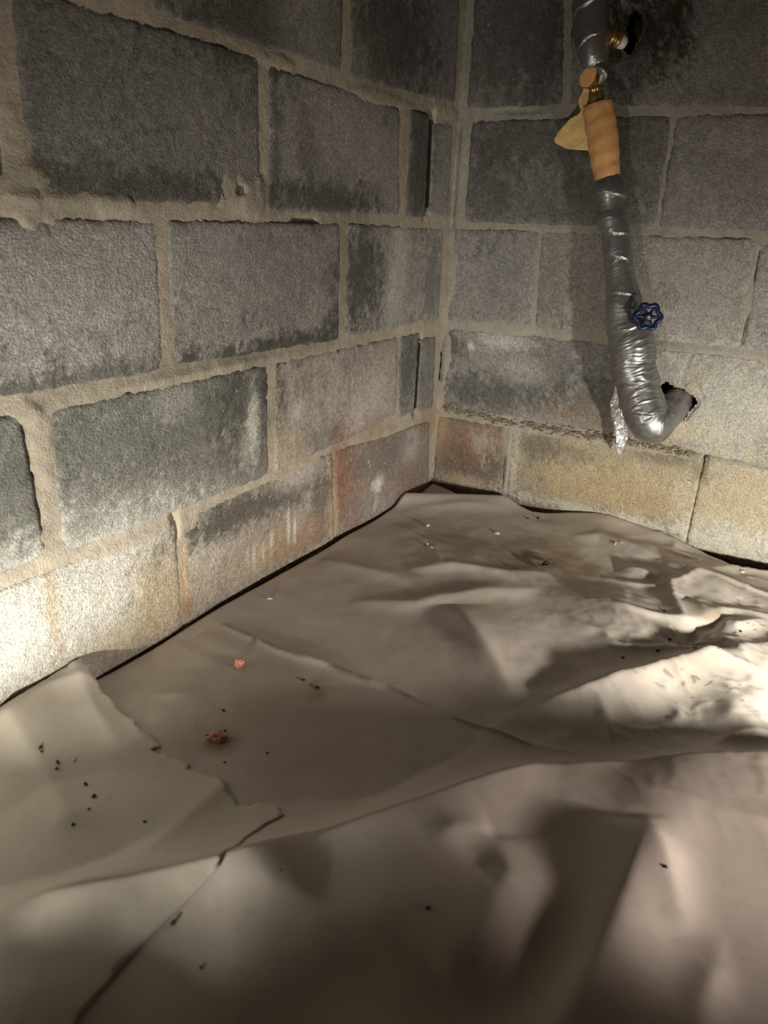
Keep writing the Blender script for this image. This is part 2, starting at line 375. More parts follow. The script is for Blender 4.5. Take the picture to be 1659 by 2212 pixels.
bumpsR = [(.012, .5+Z0, .014, .1, .004), (.012, .3+Z0, .014, .06, .006), (.016, .12+Z0, .012, .05, .010), (*sr(1260, 500), .2, .007, .003), (*sr(1500, 755), .3, .007, .004), (*sr(1090, 705), .1, .01, .003),
          (*sr(1095, 1000), .008, .08, .005), (*sr(1300, 955), .4, .009, .006), (*sr(1225, 150), .008, .06, .003), (*sr(1510, 800), .04, .03, .004)]
groovesR = [(*sr(1641, 575), .0035, .022, .015), (*sr(1606, 715), .003, .02, .010), (*sr(1560, 985), .06, .003, .010), (.5935, -.075+Z0, .004, .085, .02), (*sr(1088, 1020), .003, .035, .012), (.004, .1+Z0, .004, .03, .012), (.006, .5+Z0, .003, .09, .010), (*sr(1122, 240), .05, .003, .006)]
wl = mortar('wall_left', 'left', 2.05, 1.0, bumpsL, groovesL, ML)
wr = mortar('wall_right', 'right', 1.42, 1.0, bumpsR, groovesR, MR)
for i, (k, (qd, tone)) in enumerate(Lq.items()):
    (tl, tr, br, bl) = qd; g_ = .0015
    qd = [(tl[0]+g_, tl[1]+g_), (tr[0]-g_, tr[1]+g_), (br[0]-g_, br[1]-g_), (bl[0]+g_, bl[1]-g_)]
    block(qd, 'left', wl, 11+i*7, tone, TINT.get(k, (1, 1, 1)), marks=ML, step=.0040 if k not in ('L0z', 'L1a', 'L3a') and k[0] != 'X' else .008)
for i, (k, (qd, tone)) in enumerate(Rq.items()):
    (tl, tr, br, bl) = qd; g_ = .0028
    qd = [(tl[0]-g_, tl[1]+g_), (tr[0]+g_, tr[1]+g_), (br[0]+g_, br[1]-g_), (bl[0]-g_, bl[1]-g_)]
    block(qd, 'right', wr, 511+i*7, tone, TINT.get(k, (1, 1, 1)), marks=MR, step=.0040 if k not in ('R0c', 'R1c', 'R3c', 'R4d', 'R3b') else (.0026 if k == 'R3b' else .007))
# solid backing of the walls (blocks have depth; also closes the two holes)
def slab(name, a, b, mat, parent):
    x0, y0, z0 = a; x1, y1, z1 = b
    v = [(x0,y0,z0),(x1,y0,z0),(x1,y1,z0),(x0,y1,z0),(x0,y0,z1),(x1,y0,z1),(x1,y1,z1),(x0,y1,z1)]
    f = [(0,3,2,1),(4,5,6,7),(0,1,5,4),(1,2,6,5),(2,3,7,6),(3,0,4,7)]
    o = mesh_obj(name, v, f, mat, parent, False, np.repeat(np.array([[.05,.045,.04]]), 8, 0)); return o
slab('core', (-.19, -2.05, -.06), (-.06, .19, 1.0), M_DIRT, wl)
slab('core', (-.05, .07, -.06), (1.42, .19, 1.0), M_DIRT, wr)

# black strips added to darken the two open upright joints beside the corner
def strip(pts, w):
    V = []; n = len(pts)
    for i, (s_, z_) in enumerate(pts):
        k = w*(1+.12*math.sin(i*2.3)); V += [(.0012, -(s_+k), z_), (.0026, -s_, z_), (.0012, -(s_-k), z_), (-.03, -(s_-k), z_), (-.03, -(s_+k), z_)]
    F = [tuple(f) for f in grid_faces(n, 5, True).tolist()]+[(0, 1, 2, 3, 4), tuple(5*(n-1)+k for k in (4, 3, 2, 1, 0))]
    o = mesh_obj('joint_dark_strip', V, F, M_VOID, wl, False); o['label'] = 'black strip added to darken an upright joint'
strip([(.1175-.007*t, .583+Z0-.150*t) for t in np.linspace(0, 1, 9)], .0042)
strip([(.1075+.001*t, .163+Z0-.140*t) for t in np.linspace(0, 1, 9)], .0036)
# crumbled mortar and rootlets along the ledge of the lowest course
rng = random.Random(5)
def rock(n_lat, n_lon, r, seed, squash=(1, 1, 1), jag=.35):
    rr = random.Random(seed); vs_ = []; fs = []
    vs_.append((0, 0, r*squash[2]))
    for i in range(1, n_lat):
        th = math.pi*i/n_lat
        for j in range(n_lon):
            ph = 2*math.pi*(j+.5*(i % 2))/n_lon; k = r*(1+jag*(rr.random()-.5)*2)
            vs_.append((k*math.sin(th)*math.cos(ph)*squash[0], k*math.sin(th)*math.sin(ph)*squash[1], k*math.cos(th)*squash[2]))
    vs_.append((0, 0, -r*squash[2]))
    for j in range(n_lon): fs.append((0, 1+j, 1+(j+1) % n_lon))
    for i in range(n_lat-2):
        for j in range(n_lon):
            a = 1+i*n_lon+j; b_ = 1+i*n_lon+(j+1) % n_lon; fs.append((a, a+n_lon, b_+n_lon, b_))
    base = 1+(n_lat-2)*n_lon; last = len(vs_)-1
    for j in range(n_lon): fs.append((base+j, last, base+(j+1) % n_lon))
    return vs_, fs
V_, F_ = [], []
ledge = [(958, 878), (1040, 898), (1100, 912), (1180, 925), (1260, 940), (1330, 950), (1420, 965), (1500, 982)]
for i in range(420):
    k = rng.random()*(len(ledge)-1); a = int(k); t = k-a
    x = ledge[a][0]*(1-t)+ledge[a+1][0]*t; y = ledge[a][1]*(1-t)+ledge[a+1][1]*t+rng.gauss(0, 5)
    P, _ = at_right(x, y, .003); r = rng.uniform(.0012, .0035)
    vv, ff = rock(4, 5, r, i); n = len(V_)
    V_ += [(P[0]+p[0]*1.6, min(-.001, P[1]+p[1]), P[2]+p[2]*.8) for p in vv]; F_ += [tuple(n+j for j in f) for f in ff]
o = mesh_obj('mortar_crumbs', V_, F_, M_MORTAR, wr, False, np.repeat(np.array([[.25, .20, .145]]), len(V_), 0)*(.4+1.0*np.random.RandomState(1).rand(len(V_), 1)))
o['kind'] = 'stuff'

# ------------------------------------------------------------------ ground
xs = np.linspace(-.06, 1.75, 180); ys = np.linspace(-2.1, .06, 210)
X, Y = np.meshgrid(xs, ys, indexing='ij')
gx, gy = X.ravel(), Y.ravel()
gz = -.019+.006*fbm(gx*8, gy*8, 401)+.004*fbm(gx*40, gy*40, 402)
gz += .014*np.exp(-((gx-.0)/.02)**2)*np.clip(fbm(gx*5, gy*12, 404)+.4, 0, 1)
gcol = np.array((.15, .085, .05))*(1+.4*fbm(gx*20, gy*20, 403))[:, None]
floor = mesh_obj('floor', np.stack([gx, gy, gz], -1), grid_faces(len(xs), len(ys)), M_DIRT, None, True, gcol)
floor['kind'] = 'structure'

# ------------------------------------------------------------------ plastic sheets
def pl(*pts): return np.array([at_floor(x, y)[:2] for x, y in pts])
# folds: pixel polyline, height, width on its left (far) side, width on its right (near) side, sharpness (1 crease .. 2 round), taper at the ends
FOLDS = [
 ([(-40,1955),(100,1925),(300,1885),(480,1855),(700,1795),(850,1745),(1000,1692),(1150,1645),(1400,1634),(1659,1632),(1850,1638)], .050, .040, .22, 1.3, .0),
 ([(455,1325),(600,1395),(730,1435),(870,1478),(1000,1538),(1150,1597),(1240,1618)], .0075, .022, .007, 1.2, 1),
 ([(1100,1530),(1215,1490),(1400,1440),(1560,1402),(1700,1370)], .019, .030, .05, 1.4, .5),
 ([(1340,1210),(1425,1238)], .012, .02, .02, 1.3, 1),
 ([(1440,1205),(1450,1270),(1480,1340)], .012, .03, .015, 1.2, 1),
 ([(1580,1318),(1510,1350),(1465,1385)], -.018, .012, .016, 1.2, 1),
 ([(1465,1385),(1520,1392),(1590,1398)], -.014, .012, .014, 1.2, 1),
 ([(1480,1290),(1590,1345),(1659,1330)], .014, .03, .02, 1.3, 1),
 ([(980,1300),(1020,1360),(1080,1440),(1110,1500)], .013, .03, .035, 1.6, 1),
 ([(760,1290),(900,1300),(1050,1270),(1170,1262)], .008, .03, .022, 1.6, 1),
 ([(880,1225),(980,1215),(1100,1230),(1190,1225)], .008, .03, .02, 1.5, 1),
 ([(1230,1150),(1300,1150),(1380,1180),(1480,1230),(1600,1290)], .010, .03, .022, 1.5, 1),
 ([(260,1535),(330,1490),(400,1490),(445,1535)], .006, .02, .02, 1.5, 1),
 ([(1388,1775),(1372,1850),(1340,1960),(1270,2090),(1130,2290)], .022, .04, .045, 1.5, 1),
 ([(1075,1790),(1100,1880),(1050,1980),(960,2080)], .020, .04, .035, 1.5, 1),
 ([(930,1830),(980,1800),(1060,1790)], .008, .02, .02, 1.5, 1),
 ([(1390,1765),(1430,1850),(1480,1990)], .010, .02, .03, 1.4, 1),
 ([(1560,2050),(1530,2120),(1500,2230)], .008, .015, .02, 1.5, .6),
 ([(480,1860),(700,1960),(900,1930),(1050,1890)], .010, .05, .04, 1.7, 1),
 ([(1290,1500),(1310,1540),(1325,1590)], .006, .012, .012, 1.3, 1),
 ([(1160,1670),(1250,1690),(1350,1690)], .003, .008, .008, 1.3, 1),
 ([(1180,1655),(1240,1668),(1340,1672)], .003, .006, .006, 1.3, 1),
 ([(1590,1500),(1580,1540),(1659,1590)], .010, .03, .03, 1.5, .5),
 ([(870,1090),(1000,1085),(1100,1090)], .006, .03, .03, 1.8, 1),
 ([(860,1120),(940,1170),(950,1220)], .005, .02, .02, 1.5, 1),
 ([(700,1200),(850,1240),(960,1290)], .006, .03, .03, 1.6, 1),
 ([(430,1360),(520,1400),(500,1450)], .004, .03, .03, 1.6, 1),
]
def plz(p, k, h): return np.array([at_floor(x, y, .046 if k == 0 else (.038+.5*h if y > 1700 else .006+.7*abs(h)))[:2] for x, y in p])
FOLDS = [(plz(p, k, r[0]), *r) for k, (p, *r) in enumerate(FOLDS)]
# unseen hump added to the sheet, blocks the left lamp from the floor
SHADE_HUMP = np.array([(.42+.125*math.cos(a), -1.58+.125*math.sin(a)) for a in np.radians(np.linspace(60, 150, 10))])
BUMPS = [((1050,1390), .10, .012), ((1350,1330), .09, .016), ((1540,1270), .07, .012), ((1640,1560), .05, .006), ((350,1560), .05, .008), ((1600,2000), .08, .006),
         ((650,1600), .12, -.012), ((880,1580), .12, -.012), ((1200,1570), .08, -.004), ((150,1800), .06, -.010), ((60,1600), .06, .014), ((1300,1140), .05, .006), ((1180,1120), .04, -.004), ((700,2080), .09, -.008)]
HUMPS = []
BUMPS = [(*at_floor(*c)[:2], r, h) for c, r, h in BUMPS]+HUMPS
def height(x, y):
    far = sstep(-.95, -.55, y)*(.4+.6*sstep(.3, .6, x))
    z = .006*fbm(x*4.2+3, y*4.2, 601, 1)+(.0004+.0024*far)*fbm(x*13, y*13, 602, 3)
    for k_, (P, hh, wf, wn, pw, tp) in enumerate(FOLDS):
        d, sg, t = seg_field(x, y, P)
        w = np.where(sg > 0, wf, wn)*(1+.25*noise2(x*9, y*9, 77))
        amp = hh*(1-tp+tp*np.sin(np.pi*np.clip(t, .0, 1))**.7)
        amp = amp*(1+.2*noise2(x*8, y*8, 81))
        if k_ == 0: amp = amp*sstep(.15, .31, x)
        z = z+amp*np.exp(-(d/w)**(np.where(sg > 0, pw, 1.9) if k_ == 0 else pw))
    for bx, by, r, h in BUMPS:
        z = z+h*np.exp(-((x-bx)**2+(y-by)**2)/r**2)
    d, sg, t = seg_field(x, y, SHADE_HUMP); z = np.maximum(z, .0732*np.exp(-(d/.04)**2)-.004)
    # fine creasing, stronger at the right where the film is bunched
    cr = 1-np.abs(fbm(x*22+.6*y*22, y*22, 611, 3))*2.2
    z = z+.0016*np.clip(cr, 0, 1)**3*(.12+1.0*sstep(.35, .7, x)*far)
    cr2 = np.clip(1-np.abs(fbm(x*7.5-.5*y*7.5+4, y*9, 615, 2))*3.0, 0, 1)**1.5
    z = z+.006*cr2*far*sstep(.42, .6, x)
    return np.maximum(z, -.012)
SHEET = np.array((.60, .535, .48)); BROWN = np.array((.26, .17, .10))
STAINS = [((1130,1200), .13, .7), ((1000,1180), .08, .5), ((1240,1230), .07, .5), ((1170,1225), .02, .7), ((470,1600), .035, .5), ((690,1480), .03, .45), ((1520,1340), .04, .6), ((1500,1385), .04, .5),
          ((650,1560), .14, .22), ((1320,1170), .05, .35), ((1430,1260), .03, .4)]
STAINS = [(*at_floor(*c)[:2], r, k) for c, r, k in STAINS]
SEAM = FOLDS[1][0]
def sheet_color(x, y, seed):
    base = SHEET*(np.array((1.04, 1.06, 1.03)) if seed == 740 else 1.0)
    c = np.repeat(base[None, :], len(x), 0)*(1+.05*fbm(x*7, y*7, seed)[:, None])
    w = fbm(x*25, y*25, seed+1, 4)
    m0 = .22*sstep(.0, .6, fbm(x*6, y*6, seed+4, 4)); c = c*(1-m0[:, None])+BROWN*m0[:, None]
    for bx, by, r, k in STAINS:
        mk = k*sstep(1.1, .3, np.hypot(x-bx, y-by)/r+.6*w); c = c*(1-mk[:, None])+BROWN*mk[:, None]
    if seed == 700:
        dl, _, tl_ = seg_field(x, y, SEAM)
        mk = .75*np.exp(-(dl/.0032)**2)*sstep(-.5, .2, fbm(x*30, y*30, seed+8, 2)); c = c*(1-mk[:, None])+BROWN*.5*mk[:, None]
    # small flecks of dirt, mostly on the right-hand folds
    fl = sstep(.72, .86, noise2(x*120+.4*y*120, y*170, seed+6))*sstep(-.1, .5, fbm(x*9, y*9, seed+7, 2))*(.15+.85*sstep(.5, .72, x)*sstep(-.75, -.5, y))
    c = c*(1-.65*fl[:, None])
    return np.clip(c, .01, .9)
# main sheet: grid fitted to its edges
EL = pl((-400,1900),(60,1540),(172,1481),(250,1443),(408,1354),(564,1269),(690,1196),(820,1114),(868,1064))
EB = np.array([at_floor(x, y, .016)[:2] for x, y in [(868,1064),(980,1066),(1090,1070)]]+[at_floor(x, y)[:2] for x, y in [(1150,1108),(1230,1116),(1300,1128),(1390,1148),(1480,1173),(1560,1207),(1600,1228),(1659,1228),(1800,1240)]])
EB[:, 1] = np.minimum(EB[:, 1], -.006); EL[:, 0] = np.maximum(EL[:, 0], .008)
NX, NY = 400, 470
yb_mid = EB[0, 1]
def xl(y): return np.interp(y, EL[:, 1], EL[:, 0])
def yb(x): return np.interp(x, EB[:, 0], EB[:, 1], right=-.02)
u = np.linspace(0, 1, NX); v = np.linspace(0, 1, NY)
U, V = np.meshgrid(u, v, indexing='ij')
X = EB[0, 0]+U*(1.6-EB[0, 0]); Y = -1.95+V*(yb(X)+1.95)
for _ in range(4):
    X = xl(np.minimum(Y, EB[0, 1]))+U*(1.6-xl(np.minimum(Y, EB[0, 1]))); Y = -1.95+V*(yb(X)+1.95)
x, y = X.ravel(), Y.ravel()
z = height(x, y)
# the far edge laps a little up against the wall
z += .010*np.exp(-((y+.0)/.03)**2)*np.exp(-((x-.42)/.10)**2)
de, _, _ = seg_field(x, y, EB[:3]); z = z+(.016-z)*np.exp(-(de/.035)**2)
def solid(o, t):
    md = o.modifiers.new('thickness', 'SOLIDIFY'); md.thickness = t; md.offset = -1
sh = mesh_obj('plastic_sheet', np.stack([x, y, z], -1), grid_faces(NX, NY), M_SHEET, None, True, sheet_color(x, y, 700))
solid(sh, .0008)
tag(sh, 'large rumpled whitish plastic ground sheet covering most of the floor', 'plastic sheet')

def cut_sheet(name, outline, step, zfn, seed, label, jag=.0):
    P = outline
    # refine outline
    pts = []
    for a, b in zip(P, np.roll(P, -1, 0)):
        n = max(1, int(np.linalg.norm(b-a)/step))
        for k in range(n): pts.append(a+(b-a)*k/n)
    pts = np.array(pts); nb = len(pts)
    if jag: pts = pts+jag*sstep(-1.16, -1.10, pts[:, 1])[:, None]*np.stack([noise2(pts[:, 0]*130, pts[:, 1]*130, seed), noise2(pts[:, 0]*130+5, pts[:, 1]*130, seed+1)], -1)
    mn, mx = pts.min(0), pts.max(0)
    gx, gy = np.meshgrid(np.arange(mn[0], mx[0], step), np.arange(mn[1], mx[1], step), indexing='ij')
    g = np.stack([gx.ravel(), gy.ravel()], -1)
    # keep those inside and away from the outline
    ins = np.zeros(len(g), bool); j = nb-1
    for i in range(nb):
        xi, yi = pts[i]; xj, yj = pts[j]
        c = ((yi > g[:, 1]) != (yj > g[:, 1])) & (g[:, 0] < (xj-xi)*(g[:, 1]-yi)/(yj-yi+1e-12)+xi)
        ins ^= c; j = i
    g = g[ins]
    dm = np.full(len(g), 9.0)
    for p in pts: dm = np.minimum(dm, np.hypot(g[:, 0]-p[0], g[:, 1]-p[1]))
    g = g[dm > step*.55]; dm = dm[dm > step*.55]
    allp = np.concatenate([pts, g])
    r = delaunay_2d_cdt([Vector(p) for p in allp], [(i, (i+1) % nb) for i in range(nb)], [], 1, 1e-6)
    vv = np.array([tuple(p) for p in r[0]]); ff = r[2]
    dmin = np.full(len(vv), 9.0)
    for p in pts: dmin = np.minimum(dmin, np.hypot(vv[:, 0]-p[0], vv[:, 1]-p[1]))
    z = zfn(vv[:, 0], vv[:, 1], dmin)
    o = mesh_obj(name, np.column_stack([vv, z]), [tuple(f) for f in ff], M_SHEET, None, True, sheet_color(vv[:, 0], vv[:, 1], seed))
    solid(o, .0006)
    return tag(o, label, 'plastic sheet')
def on_sheet(x, y, lift=.002):
    z_ = .02
    for _ in range(14):
        P = at_floor(x, y, z_); z_ = .5*z_+.5*(float(height(np.array([P[0]]), np.array([P[1]]))[0])+lift)
    return at_floor(x, y, z_)[:2]
over = np.array([on_sheet(x, y) if -200 < x and y < 2300 else at_floor(x, y, .03)[:2] for x, y in [(165,1474),(250,1540),(345,1612),(322,1622),(410,1648),(404,1660),(484,1688),(486,1704),(516,1742),(560,1738),(600,1743),(610,1757),(530,1806),(470,1872),(380,1965),(300,2045),(200,2160),(100,2290),(-350,2500),(-350,1800),(-60,1597),(0,1557),(70,1500),(130,1457)]])
over[:, 0] = np.maximum(over[:, 0], .006)
def zover(x, y, dm):
    z = height(x, y)+.0016+.0003*fbm(x*30, y*30, 733, 2)
    P1 = pl((20,1592),(110,1530),(190,1505)); d, sg, t = seg_field(x, y, P1); z = z+.008*np.exp(-(d/.022)**1.2)
    P2 = pl((165,1478),(210,1560),(250,1610)); d, sg, t = seg_field(x, y, P2); z = z+.006*np.exp(-(d/.02)**1.2)
    P3 = pl((485,1690),(420,1750),(330,1830)); d, sg, t = seg_field(x, y, P3); z = z+.003*np.exp(-(d/.018)**1.3)
    P4 = pl((30,1600),(100,1680),(150,1760)); d, sg, t = seg_field(x, y, P4); z = z+.007*np.exp(-(d/.025)**1.3)
    c = at_floor(140, 1462)[:2]; z = z+.016*np.exp(-((x-c[0])**2+(y-c[1])**2)/.045**2)
    z = z+.026*np.exp(-(x/.095)**2)*sstep(-1.25, -1.05, y)
    return z
cut_sheet('plastic_sheet', over, .0045, zover, 740, 'smaller plastic sheet with torn jagged edge lapping over, against left block wall', jag=.0024)
cor = np.array([at_floor(x, y)[:2] for x, y in [(926,1022),(955,1024),(1010,1068),(1060,1120),(900,1160),(840,1120),(880,1055)]])
cor[:, 0] = np.maximum(cor[:, 0], .010); cor[:, 1] = np.minimum(cor[:, 1], -.008)
cut_sheet('plastic_sheet', cor, .008, lambda x, y, dm: -.012+.012*sstep(.16, .0, np.hypot(x, y)), 760, 'small triangle of plastic sheet tucked underneath into the wall corner')

# ------------------------------------------------------------------ pipe
def P3(x, y, d): return at_right(x, y, d)[0]
def spline(pts, n):
    """Catmull-Rom through rows of pts"""
    p = np.asarray(pts, float); p = np.vstack([2*p[0]-p[1], p, 2*p[-1]-p[-2]])
    out = []; m_ = len(p)-3
    for k in np.linspace(0, m_-1e-9, n):
        i = int(k); t = k-i; a, b, c, d = p[i:i+4]
        out.append(.5*((2*b)+(c-a)*t+(2*a-5*b+4*c-d)*t*t+(3*b-a-3*c+d)*t**3))
    return np.array(out)
def sweep(name, ctrl, n, nth, rmod, mat, root, caps=True):
    """ctrl rows: x y z r"""
    S = spline(ctrl, n); P = S[:, :3]; R = S[:, 3]
    T = np.gradient(P, axis=0); T /= np.linalg.norm(T, axis=1)[:, None]
    ref = np.array([1.0, 0, 0]); Vs = []
    L_ = np.concatenate([[0], np.cumsum(np.linalg.norm(np.diff(P, axis=0), axis=1))])
    a = None
    th = np.linspace(0, 2*np.pi, nth, endpoint=False)
    for i in range(n):
        a = ref-T[i]*(ref@T[i]) if a is None else a-T[i]*(a@T[i])
        a /= np.linalg.norm(a); b = np.cross(T[i], a)
        rr = R[i]+rmod(L_[i], th, L_[-1])
        Vs.append(P[i]+np.outer(rr*np.cos(th), a)+np.outer(rr*np.sin(th), b))
    V = np.concatenate(Vs); f = [tuple(q_) for q_ in grid_faces(n, nth, True).tolist()]
    if caps:
        f.append(tuple(range(nth))); f.append(tuple(range(n*nth-1, (n-1)*nth-1, -1)))
    o = mesh_obj(name, V, f, mat, None, True)
    return child(o, root)
def px_ctrl(rows):
    out = []
    for x, y, d, rp in rows:
        P, t = at_right(x, y, d); out.append((*P, rp*t/FPX))
    return np.array(out)
base = P3(1410, 930, .075)
pipe = empty('insulated_pipe', tuple(base), 'silver taped water pipe with orange foam, leaning along the right block wall', 'pipe')
def tape_mod(pitch, amp, wr, seed, dr=1, fine=lambda t: 1.0):
    def f(L_, th, tot):
        wob = .22*noise2(np.array(L_*22.0), np.array(seed*1.7), seed)+.06*noise2(th*0+L_*40, np.cos(th)*1.5, seed+1)
        wv = L_/pitch+dr*th/(2*np.pi)+wob
        ph = wv % 1.0; idx = np.floor(wv)
        saw = amp*(ph-.5)*(1+.7*noise2(idx*3.3, idx*0+.5, seed+2))
        c, s_ = np.cos(th), np.sin(th)
        soft = fbm(c*1.1+L_*16, s_*1.1+idx*2.7, seed+3, 2)
        g = fbm(L_*170+dr*1.6*np.sin(th+.8)+2.0*soft, c*1.2+s_*.7+L_*9, seed+5, 2)
        fold = np.clip(1-np.abs(g)*3.2, 0, 1)**2
        return saw+wr*soft+.0013*fine(L_/tot)*(fold-.3)
    return f
D0 = .075
lower = px_ctrl([(1317,376,D0,22),(1317,392,D0,29),(1318,412,D0,32),(1320,432,D0,29),(1321,452,D0,28),(1322,470,D0,31),(1328,500,D0,29),(1333,545,D0,29),(1337,580,D0,30),(1343,620,D0,33),(1347,655,D0,38),
  (1350,690,D0,41),(1361,722,D0,47),(1366,755,D0,49),(1368,790,D0,47),(1376,825,D0,45),(1386,865,D0,45),(1394,895,.076,45),(1408,914,.070,43),(1424,908,.055,38),(1441,892,.035,34),(1456,876,.012,31),(1466,866,-.02,30)])
sweep('tape_wrap', lower, 420, 72, tape_mod(.056, .0036, .0024, 41, 1, lambda t: .35+.9*float(sstep(.42, .6, np.array(t)))), M_TAPE, pipe)
foam = px_ctrl([(1291,226,D0,31),(1294,250,D0,33),(1300,290,D0,33.5),(1305,325,D0,32),(1308,355,D0,29.5),(1314,388,D0,25)])
sweep('foam_sleeve', foam, 80, 56, lambda L_, th, tot: .0012*fbm(np.cos(th)*2+L_*60, np.sin(th)*2+L_*30, 51, 3)+.0012*np.sin(L_*230+np.cos(th))*.5, M_FOAM, pipe)
upper = px_ctrl([(1277,-90,D0,38),(1277,-20,D0,38),(1277,40,D0,37),(1280,90,D0,35),(1283,120,D0,31),(1284,142,D0,25),(1284,152,D0,18)])
sweep('upper_tape_wrap', upper, 160, 64, tape_mod(.060, .0024, .0018, 61, -1, lambda t: .4), M_TAPE, pipe)
inner = px_ctrl([(1284,130,D0,9),(1288,175,D0,9),(1291,240,D0,9)])
sweep('copper_tube', inner, 20, 24, lambda L_, th, tot: 0*th, M_BRASS, pipe)
def hexnut(rows, name, k=6, am=.12):
    return sweep(name, px_ctrl(rows), 24, 48, lambda L_, th, tot: .0045*(am*np.cos(k*th)), M_BRASS, pipe)
hexnut([(1287,178,D0,8),(1287.5,182,D0,12),(1288,192,D0,14.5),(1288.5,199,D0,13)], 'brass_nut', 6, .25)
hexnut([(1289,198,D0,11),(1289.5,204,D0,14),(1290.5,216,D0,14.5),(1291,224,D0,12)], 'brass_fitting', 8, .2)
# foam scraps and flaps
def flap(name, rows, d_fn, mat, thick, crumple, seed, root, label=None, step=4):
    pts = np.array(rows, float)
    ref = []
    for a, b in zip(pts, np.roll(pts, -1, 0)):
        n = max(1, int(np.linalg.norm(b-a)/step))
        for k in range(n): ref.append(a+(b-a)*k/n)
    ref = np.array(ref); nb = len(ref)
    mn, mx = ref.min(0), ref.max(0)
    gx, gy = np.meshgrid(np.arange(mn[0], mx[0], step), np.arange(mn[1], mx[1], step), indexing='ij')
    g = np.stack([gx.ravel(), gy.ravel()], -1); ins = np.zeros(len(g), bool); j = nb-1
    for i in range(nb):
        xi, yi = ref[i]; xj, yj = ref[j]
        ins ^= ((yi > g[:, 1]) != (yj > g[:, 1])) & (g[:, 0] < (xj-xi)*(g[:, 1]-yi)/(yj-yi+1e-12)+xi); j = i
    g = g[ins]
    r = delaunay_2d_cdt([Vector(p) for p in np.concatenate([ref, g])], [(i, (i+1) % nb) for i in range(nb)], [], 1, 1e-4)
    vv = np.array([tuple(p) for p in r[0]])
    V = []
    for (x, y) in vv:
        dd = d_fn(x, y)+crumple*float(fbm(np.array([x/13.0]), np.array([y/13.0]), seed, 3)[0])
        V.append(P3(x, y, dd))
    o = mesh_obj(name, V, [tuple(f) for f in r[2]], mat, None, crumple < .002)
    md = o.modifiers.new('thickness', 'SOLIDIFY'); md.thickness = thick; md.offset = 0
    if label: o['label'] = label
    return child(o, root)
flap('foam_flap', [(1262,228),(1252,246),(1233,256),(1222,268),(1208,284),(1198,303),(1203,310),(1222,321),(1250,324),(1272,325),(1272,300),(1268,270),(1266,246)], lambda x, y: D0+.012-(1268-x)*.00018, M_FOAM_IN, .006, .0012, 71, pipe, 'torn foam flap standing out to the left of the pipe')
flap('foam_scrap', [(1284,138),(1266,148),(1256,160),(1252,176),(1258,188),(1270,188),(1280,178),(1288,160),(1290,146)], lambda x, y: D0+.010, M_FOAM, .010, .001, 73, pipe)
flap('foam_strip', [(1262,190),(1274,194),(1272,215),(1262,240),(1254,236),(1250,218)], lambda x, y: D0+.006, M_FOAM_IN, .006, .001, 74, pipe)
sweep('tape_tail', px_ctrl([(1290,140,D0+.012,8),(1300,150,D0+.012,10),(1304,160,D0+.010,10),(1299,172,D0+.008,7),(1294,180,D0+.006,5)]), 40, 24, lambda L_, th, tot: .0012*np.cos(3*th+L_*200), M_TAPE, pipe)
fp = [(470,980),(440,1100),(405,1190),(420,1340),(470,1480),(475,1700),(515,1785),(555,1700),(605,1580),(600,1480),(575,1360),(560,1180),(530,1030)]
fp = [(1240+a/5.184, 640+b/5.184) for a, b in fp]
flap('foil_tail', fp, lambda x, y: .055-.02*(y-830)/150, M_FOIL, .0006, .010, 81, pipe, 'crumpled loose end of silver foil tape hanging below the pipe', step=3)

# hand wheel
wc = P3(1400, 684, .118)
wheel_r = 26.5*at_right(1400, 684, .118)[1]/FPX
nrm = np.array([.35, -.92, .18]); nrm /= np.linalg.norm(nrm)
ax1 = np.cross(nrm, [0, 0, 1]); ax1 /= np.linalg.norm(ax1); ax2 = np.cross(ax1, nrm)
def tube_pts(name, pts, rad, mat, root, closed=False, nth=12):
    P = np.asarray(pts, float); n = len(P); V = []
    for i in range(n):
        t = P[(i+1) % n]-P[i-1] if closed else P[min(i+1, n-1)]-P[max(i-1, 0)]
        t = t/np.linalg.norm(t); a = np.cross(t, nrm); a /= np.linalg.norm(a); b = np.cross(t, a)
        r_ = rad[i] if hasattr(rad, '__len__') else rad
        for k in range(nth):
            an = 2*math.pi*k/nth; V.append(P[i]+r_*(math.cos(an)*a+math.sin(an)*b))
    F = [tuple(f) for f in grid_faces(n, nth, True).tolist()]
    if closed: F += [((n-1)*nth+k, k, (k+1) % nth, (n-1)*nth+(k+1) % nth) for k in range(nth)]
    else: F += [tuple(range(nth-1, -1, -1)), tuple((n-1)*nth+k for k in range(nth))]
    return child(mesh_obj(name, V, F, mat, None, True), root)
def wpt(an, r, off=0.0): return wc+r*(math.cos(an)*ax1+math.sin(an)*ax2)+off*nrm
rim = [wpt(a, wheel_r*(.93+.11*math.cos(6*a))) for a in np.linspace(0, 2*math.pi, 96, endpoint=False)]
hw = tube_pts('hand_wheel', rim, .0042, M_BLUE, pipe, True)
hw['label'] = 'navy blue scalloped valve hand wheel'
for k in range(6):
    a = 2*math.pi*k/6
    s_ = tube_pts('spoke', [wpt(a, wheel_r*t, -.002*(1-t)) for t in np.linspace(.12, .98, 8)], [.0034-.0012*t for t in np.linspace(0, 1, 8)], M_BLUE, pipe)
    s_.parent = hw; s_.matrix_parent_inverse = Matrix.Identity(4); s_.matrix_parent_inverse = (Matrix.Identity(4))
hub = tube_pts('hub', [wc-nrm*.006, wc-nrm*.004, wc+nrm*.003, wc+nrm*.0045], [.0075, .0085, .0075, .005], M_BLUE, pipe, False, 20) if False else None
